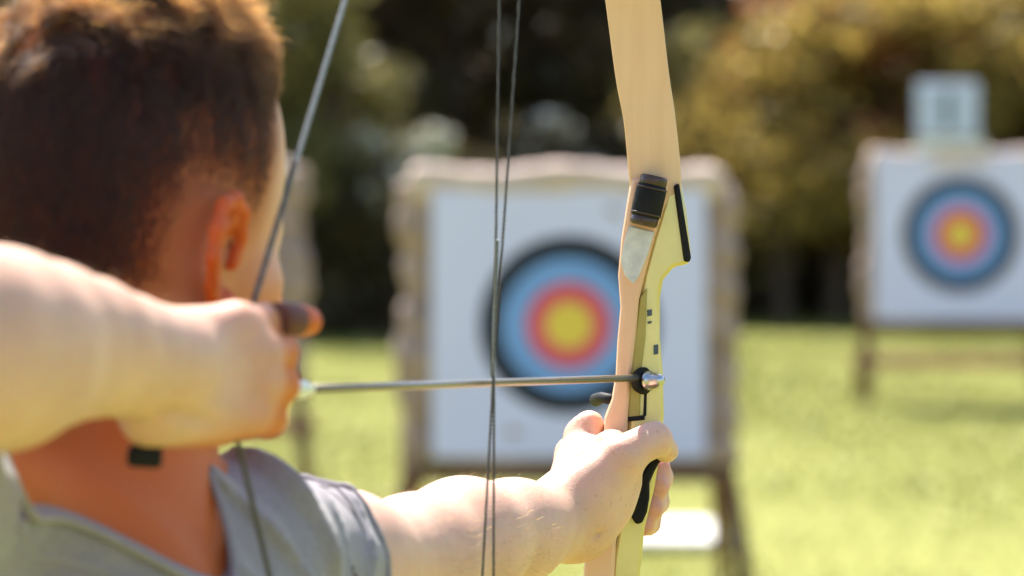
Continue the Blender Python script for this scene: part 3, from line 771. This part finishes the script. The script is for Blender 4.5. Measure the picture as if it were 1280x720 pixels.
# number card above the far target
card = empty('number_card', tuple(place(1184, dF)+np.array([0, .03, 0]))); tag(card, 'pale blue number card on a white mount standing on top of the right target', 'sign')
bm = bmesh.new(); add_box(bm, (0, 0, (gz(103, dF)+gz(170, dF))/2), (78/F*dF, .03, gz(103, dF)-gz(170, dF))); bm_obj('panel', bm, M['card'], card, bevel=.02, seg=3)
bm = bmesh.new(); add_box(bm, (.02, -.005, (gz(172, dF)+gz(196, dF))/2), (88/F*dF, .06, gz(172, dF)-gz(190, dF))); bm_obj('mount', bm, M['white_paint'], card, bevel=.01)
fc = bpy.data.curves.new('numeral', 'FONT'); fc.body = '1'; fc.size = .34; fc.extrude = .003; fc.offset = .008; fc.align_x = 'CENTER'; fc.align_y = 'CENTER'; fc.materials.append(M['ink'])
tmp_ = bpy.data.objects.new('numeral_source', fc); nm_ = bpy.data.meshes.new_from_object(tmp_); bpy.data.objects.remove(tmp_)
if not nm_.materials: nm_.materials.append(M['ink'])
nu = link(bpy.data.objects.new('numeral', nm_), card); nu.rotation_euler = (math.pi/2, 0, 0); nu.location = (0, -.02, gz(140, dF))
# low white board on the grass
bp_ = P(845, 672, 17.3)
bm = bmesh.new(); add_box(bm, (0, 0, .022), (.46, 1.0, .035)); 
bo = bm_obj('white_board', bm, M['white_paint'], bevel=.012, seg=3); bo.location = (bp_[0]-.01, 17.25, 0); bo.rotation_euler[2] = -.04
tag(bo, 'low white board lying on the grass by the near target\'s leg', 'board')

# ------------------------------------------------------------------ ground
N_ = 90; gx = np.concatenate([-np.geomspace(3, 700, 30)[::-1], np.linspace(-2.6, 2.6, 15), np.geomspace(3, 700, 30)]); gy = np.concatenate([np.linspace(-60, 45, 60), np.geomspace(46, 1400, 40)])
GX, GY = np.meshgrid(gx, gy, indexing='ij')
GZ = np.where((GY > 8) & (GY < 200), .015*np.sin(GX*1.3+GY*.7)*np.sin(GY*.45), 0)-.02*(GY > 12)*0
GZ = GZ-.016
GZ = np.where(GY < 8, 0, GZ)
GZ = np.where(GY < 12, 0.0, GZ); 
vv = np.stack([GX, GY, GZ], -1).reshape(-1, 3); ny = len(gy); i0 = np.arange(len(gx)-1)[:, None]*ny+np.arange(ny-1)[None]
qq = np.stack([i0, i0+ny, i0+ny+1, i0+1], -1).reshape(-1, 4)
tag(mesh_obj('meadow_ground', vv, qq, M['meadow']), 'bright yellow green mown meadow stretching to the trees', kind='structure')
# low wooded rise beyond the trees
hx = np.linspace(-260, 260, 60); hy = np.linspace(72, 260, 30); HX, HY = np.meshgrid(hx, hy, indexing='ij')
HZ = 26*(1-np.exp(-((HY-72)/45)**1.3))+2.0*np.sin(HX*.06)+1.2*np.sin(HX*.19+HY*.1)-2.0*(HY < 74)-1.5
vv = np.stack([HX, HY, HZ], -1).reshape(-1, 3); i0 = np.arange(59)[:, None]*30+np.arange(29)[None]; qq = np.stack([i0, i0+30, i0+31, i0+1], -1).reshape(-1, 4)
tag(mesh_obj('hill', vv, qq, M['hill']), 'dark wooded rise behind the trees', kind='structure')

# grass blades
def blades(n):
    d = np.sqrt(rng.uniform(12.5**2, 48**2, n)); x = rng.uniform(-1, 1, n)*(d*.165+.6); z = np.full(n, -.02)
    h = rng.uniform(.010, .024, n); w = rng.uniform(.003, .006, n)*(1+d/30); a = rng.uniform(0, math.pi, n); lx, ly = rng.normal(0, .02, n), rng.normal(0, .02, n)
    b = np.stack([x, d, z], 1); s = np.stack([np.cos(a)*w, np.sin(a)*w, 0*w], 1)
    V = np.stack([b-s, b+s, b+np.stack([lx, ly, h+.02], 1)], 1).reshape(-1, 3)
    return V, np.arange(3*n).reshape(-1, 3)
bv, bf = blades(120000)
tag(mesh_obj('grass', bv, bf, M['blade'], smooth=False), 'short sunlit grass blades of the meadow', 'grass', kind='stuff')
# small pale flowers in the grass
fl = []
for k, (x, y) in enumerate([(1226, 557), (1057, 602), (967, 622), (1165, 620), (1180, 672), (1110, 545), (1010, 560), (480, 640), (450, 560), (1250, 640)]):
    d = 8000/(y-209); q = P(x, y, d)
    if k == 0:
        t = empty('meadow_flower', (q[0], d, 0))
        v, f = tube([(0, 0, -.03), (.003, 0, .04), (0, 0, .075)], [.002, .002, .0016], 6); mesh_obj('stem', v, f, M['stem'], t)
        bm = bmesh.new()
        for j in range(14):
            a = 2*math.pi*j/14; c, s = math.cos(a), math.sin(a)
            vs = [bm.verts.new((c*r-s*w, s*r+c*w, .077+z)) for r, w, z in ((.005, -.002, 0), (.016, -.0045, .003), (.024, 0, .001), (.016, .0045, .003), (.005, .002, 0))]
            bm.faces.new(vs)
        ex = bmesh.ops.extrude_face_region(bm, geom=bm.faces[:]); bmesh.ops.translate(bm, verts=[g for g in ex['geom'] if isinstance(g, bmesh.types.BMVert)], vec=(0, 0, .0012))
        bm_obj('petals', bm, M['petal'], t)
        bm = bmesh.new(); bmesh.ops.create_uvsphere(bm, u_segments=12, v_segments=8, radius=.0065); bmesh.ops.scale(bm, verts=bm.verts, vec=(1, 1, .6)); bmesh.ops.translate(bm, verts=bm.verts, vec=(0, 0, .08)); bm_obj('flower_centre', bm, M['centre'], t)
        fl = [t]+list(t.children)
    else:
        t = fl[0].copy(); COL.objects.link(t)
        for c in fl[1:]: cc = c.copy(); cc.parent = t; COL.objects.link(cc)
        t.location = (q[0], d, 0); t.rotation_euler[2] = k*1.3
    tag(t, 'small white daisy blooming in the sunlit grass', 'flower', 'daisies scattered in the grass')

# ------------------------------------------------------------------ trees
def leaf_cloud(blobs, n, size, seed, asp=.55):
    r = np.random.default_rng(seed); W = np.array([b[3]**2 for b in blobs]); W = W/W.sum(); k = r.choice(len(blobs), n, p=W)
    B = np.array(blobs); d = r.normal(size=(n, 3)); d /= np.linalg.norm(d, axis=1)[:, None]
    rad = r.uniform(.35, 1.08, n)**.7
    c = B[k, :3]+d*(B[k, 3]*rad)[:, None]*np.array([1, 1, .75])
    s = size*r.uniform(.6, 1.4, n)
    u = r.normal(size=(n, 3)); u /= np.linalg.norm(u, axis=1)[:, None]; w = np.cross(u, r.normal(size=(n, 3))); w /= np.linalg.norm(w, axis=1)[:, None]
    u = u*s[:, None]; w = w*(s*asp)[:, None]
    V = np.stack([c-u, c-w*.9+u*.1, c+u, c+w*.9+u*.1], 1).reshape(-1, 3)
    return V, np.arange(4*n).reshape(-1, 4)
def tree_proto(seed, mat, hgt=9, spread=3.0, base=2.2, n=5200, size=.13, nb=22):
    r = random.Random(seed); t = empty('tree')
    top = np.array([r.uniform(-.4, .4), r.uniform(-.3, .3), hgt*.8])
    parts = [tube([(0, 0, -.2), (0.03, 0, .3), (r.uniform(-.1, .1), 0, hgt*.3), tuple(top*.65), tuple(top)], [.27, .19, .15, .09, .03], 10)]
    blobs = []
    for i in range(nb):
        z = r.uniform(base, hgt); a = r.uniform(0, 6.28); f = 1-abs((z-hgt*.5)/(hgt*.62))**2; rr_ = spread*f*r.uniform(.35, 1.0)
        p = np.array([rr_*math.cos(a), rr_*math.sin(a), z]); blobs.append((*p, r.uniform(.55, 1.15)))
        z0 = max(1.3, z*.62); s = np.array([top[0]*z0/top[2]*.8, top[1]*z0/top[2]*.8, z0])
        parts.append(tube([tuple(s), tuple((s+p)/2+np.array([0, 0, .15])), tuple(p)], [.06, .04, .012], 6))
    v, f = join(parts); mesh_obj('trunk', v, f, M['bark'], t)
    v, f = leaf_cloud(blobs, n, size, seed); mesh_obj('crown', v, f, M[mat], t, smooth=False)
    return t
def copy_thing(o):
    c = o.copy(); COL.objects.link(c)
    for ch in o.children: cc = ch.copy(); cc.parent = c; COL.objects.link(cc)
    return c
protos = {'dark': tree_proto(1, 'leaf_dark', 10, 3.4, 2.4), 'olive': tree_proto(2, 'leaf_olive', 6.0, 2.8, 1.8), 'gold': tree_proto(3, 'leaf_gold', 5.2, 2.8, 1.7, 5600), 'rust': tree_proto(4, 'leaf_rust', 5.0, 2.6, 1.9, 5000)}
used = set()
spots = [  # photo column, distance, kind, scale
 (-330, 50, 'olive', 1.0), (-60, 53, 'dark', 1.05), (120, 49, 'olive', .95), (400, 48, 'olive', .62), (560, 54, 'dark', 1.1), (665, 55, 'dark', 1.0),
 (790, 56, 'dark', 1.0), (975, 47, 'gold', .62), (880, 50, 'olive', .55), (1045, 47.5, 'rust', .74), (1135, 46.5, 'gold', .70), (1250, 48, 'gold', .78), (1340, 50, 'olive', .95), (1500, 51, 'rust', 1.0), (1700, 52, 'dark', 1.0), (250, 56, 'dark', 1.05), (470, 58, 'dark', 1.1), (930, 54, 'olive', .95), (1290, 49.5, 'rust', .9)]
names = {'dark': 'dark leafy tree', 'olive': 'olive green tree', 'gold': 'golden yellow tree', 'rust': 'rusty orange tree'}
where = {-330: 'beyond the archer', -60: 'behind the archer\'s hair', 120: 'behind the archer\'s head', 400: 'between the archer\'s head and the two thin cables', 560: 'behind the thin cables', 665: 'above the target behind the bow', 790: 'behind the bow limb', 975: 'between bow limb and number card, lowest of its row', 880: 'just right of the bow limb', 1045: 'left of the number card', 1135: 'directly behind the number card', 1250: 'right of the number card', 1340: 'past the right target', 1500: 'far past the right target', 1700: 'at the end of the tree line', 250: 'deeper behind the archer\'s ear', 470: 'deep between string and cables', 930: 'standing deeper behind the low golden tree', 1290: 'between the number card and the right edge of the meadow'}
for i, (px, d, kd, sc) in enumerate(spots):
    o = protos[kd] if kd not in used else copy_thing(protos[kd]); used.add(kd)
    d *= .80 if px < 560 else .88
    q = P(px, 300, d); o.location = (q[0], d, 0); o.scale = (sc*.9, sc*.9, sc*.9); o.rotation_euler[2] = i*1.7
    tag(o, f'{names[kd]} {where[px]}', 'tree', 'trees along the edge of the meadow')
def shrub_proto(seed, mat, n=2600, hgt=1.9, size=.085, name='shrub'):
    r = random.Random(seed); t = empty(name); blobs = []; parts = []
    for i in range(13):
        a = r.uniform(0, 6.28); q = r.uniform(0, 1.15); z = r.uniform(.3, hgt)*(1-.25*q)
        p = (q*math.cos(a), q*math.sin(a), z); blobs.append((*p, r.uniform(.32, .55)))
        parts.append(tube([(p[0]*.15, p[1]*.15, -.05), (p[0]*.5, p[1]*.5, z*.6), p], [.03, .02, .008], 6))
    v, f = join(parts); mesh_obj('stem', v, f, M['bark'], t)
    v, f = leaf_cloud(blobs, n, size, seed); mesh_obj('foliage', v, f, M[mat], t, smooth=False)
    return t, blobs
sd, _ = shrub_proto(11, 'leaf_dark'); so, _ = shrub_proto(12, 'leaf_olive')
sb, bl = shrub_proto(13, 'leaf_dark', 2400, 2.2)
v, f = leaf_cloud([(b[0], b[1]-.25, b[2]+.15, b[3]*.55) for b in bl if b[2] > 1.25][:5], 900, .06, 5, .9); mesh_obj('glints', v, f, M['glints'], sb, smooth=False)  # pale clusters added as light spots among the foliage
shr = [(-200, 50, 'd'), (-40, 49, 'd'), (90, 51, 'd'), (300, 50, 'd'), (420, 51, 'd'), (520, 49.5, 'd'), (610, 51, 'd'), (702, 45.5, 'b'), (830, 50, 'd'), (955, 50, 'd'), (1040, 51, 'd'), (1090, 52, 'd'), (1260, 50, 'd'), (1350, 49, 'o'), (1470, 51, 'd'), (478, 48.5, 'b')]
sw = {-200: 'furthest behind the archer', -40: 'under the trees behind the hair', 90: 'under the trees behind the head', 300: 'behind the archer\'s ear', 420: 'beside the archer\'s face at the meadow edge', 520: 'at the left shoulder of the target behind the bow', 610: 'behind the two thin cables', 702: 'above the top roll of the target behind the bow', 830: 'behind the bow riser', 955: 'between the two nearer target stands', 1040: 'just left of the right target', 1090: 'behind the left edge of the right target', 1260: 'behind the right target', 1350: 'past the right target', 1470: 'farthest past the right target', 478: 'dotted pale between bowstring and cables'}
us = set(); pr = {'d': sd, 'o': so, 'b': sb}; sn = {'d': 'dark green shrub', 'o': 'olive shrub', 'b': 'shrub with added pale blossom'}
for i, (px, d, kd) in enumerate(shr):
    o = pr[kd] if kd not in us else copy_thing(pr[kd]); us.add(kd); d *= .78 if px < 560 else .86 if px != 702 else .9; q = P(px, 300, d); o.location = (q[0], d, 0); s_ = .85+.25*((i*37) % 10)/10; o.scale = (s_, s_, s_); o.rotation_euler[2] = i*2.1
    tag(o, f'{sn[kd]} {sw[px]}', 'shrub', 'shrubs along the edge of the meadow')
# the wood behind, one mass
blobs = []
r_ = random.Random(5)
for i in range(230):
    x = r_.uniform(-26, 26); z = r_.uniform(.3, 7.5); blobs.append((x, 55+r_.uniform(-2.5, 3.5)+.2*z, z, r_.uniform(1.2, 2.2)))
v, f = leaf_cloud(blobs, 60000, .24, 77)
tag(mesh_obj('woods', v, f, M['leaf_dark'], smooth=False), 'dense dark wood closing the view behind the trees', 'woods', kind='stuff')

# ------------------------------------------------------------------ light, sky, camera
EL_, AZ = math.radians(54), math.radians(-20)      # sun ahead, a little to the left
w = bpy.data.worlds.new('World'); S.world = w; w.use_nodes = True; nt = w.node_tree
sky = nt.nodes.new('ShaderNodeTexSky'); sky.sky_type = 'NISHITA'; sky.sun_disc = False; sky.sun_elevation = EL_; sky.sun_rotation = AZ
sky.dust_density = 1.5
nt.links.new(sky.outputs['Color'], nt.nodes['Background'].inputs['Color']); nt.nodes['Background'].inputs['Strength'].default_value = .115
sd_ = Vector((math.sin(AZ)*math.cos(EL_), math.cos(AZ)*math.cos(EL_), math.sin(EL_)))
L = bpy.data.lights.new('sun', 'SUN'); L.energy = 5.0; L.angle = math.radians(.55); L.color = (1, .94, .86)
lo_ = bpy.data.objects.new('sun', L); lo_.rotation_euler = sd_.to_track_quat('Z', 'Y').to_euler(); lo_.location = sd_*60; COL.objects.link(lo_)
cam = bpy.data.cameras.new('camera'); co = bpy.data.objects.new('camera', cam); COL.objects.link(co)
cam.sensor_width = 36; cam.lens = F*36/1280; cam.clip_start = .05; cam.clip_end = 3000
co.location = (0, 0, CAM_H); co.rotation_euler = (math.pi/2-PITCH, 0, 0)
cam.dof.use_dof = True; cam.dof.focus_distance = 3.08; cam.dof.aperture_fstop = 5.8
S.camera = co
S.render.engine = 'CYCLES'; S.cycles.use_denoising = True
try: S.cycles.denoiser = 'OPENIMAGEDENOISE'
except Exception: pass
S.cycles.max_bounces = 8; S.cycles.transparent_max_bounces = 8; S.cycles.use_adaptive_sampling = True; S.cycles.adaptive_threshold = .02
vs = S.view_settings; vs.view_transform = 'Standard'; vs.look = 'None'; vs.gamma = 1; vs.exposure = 1.36; vs.use_curve_mapping = False
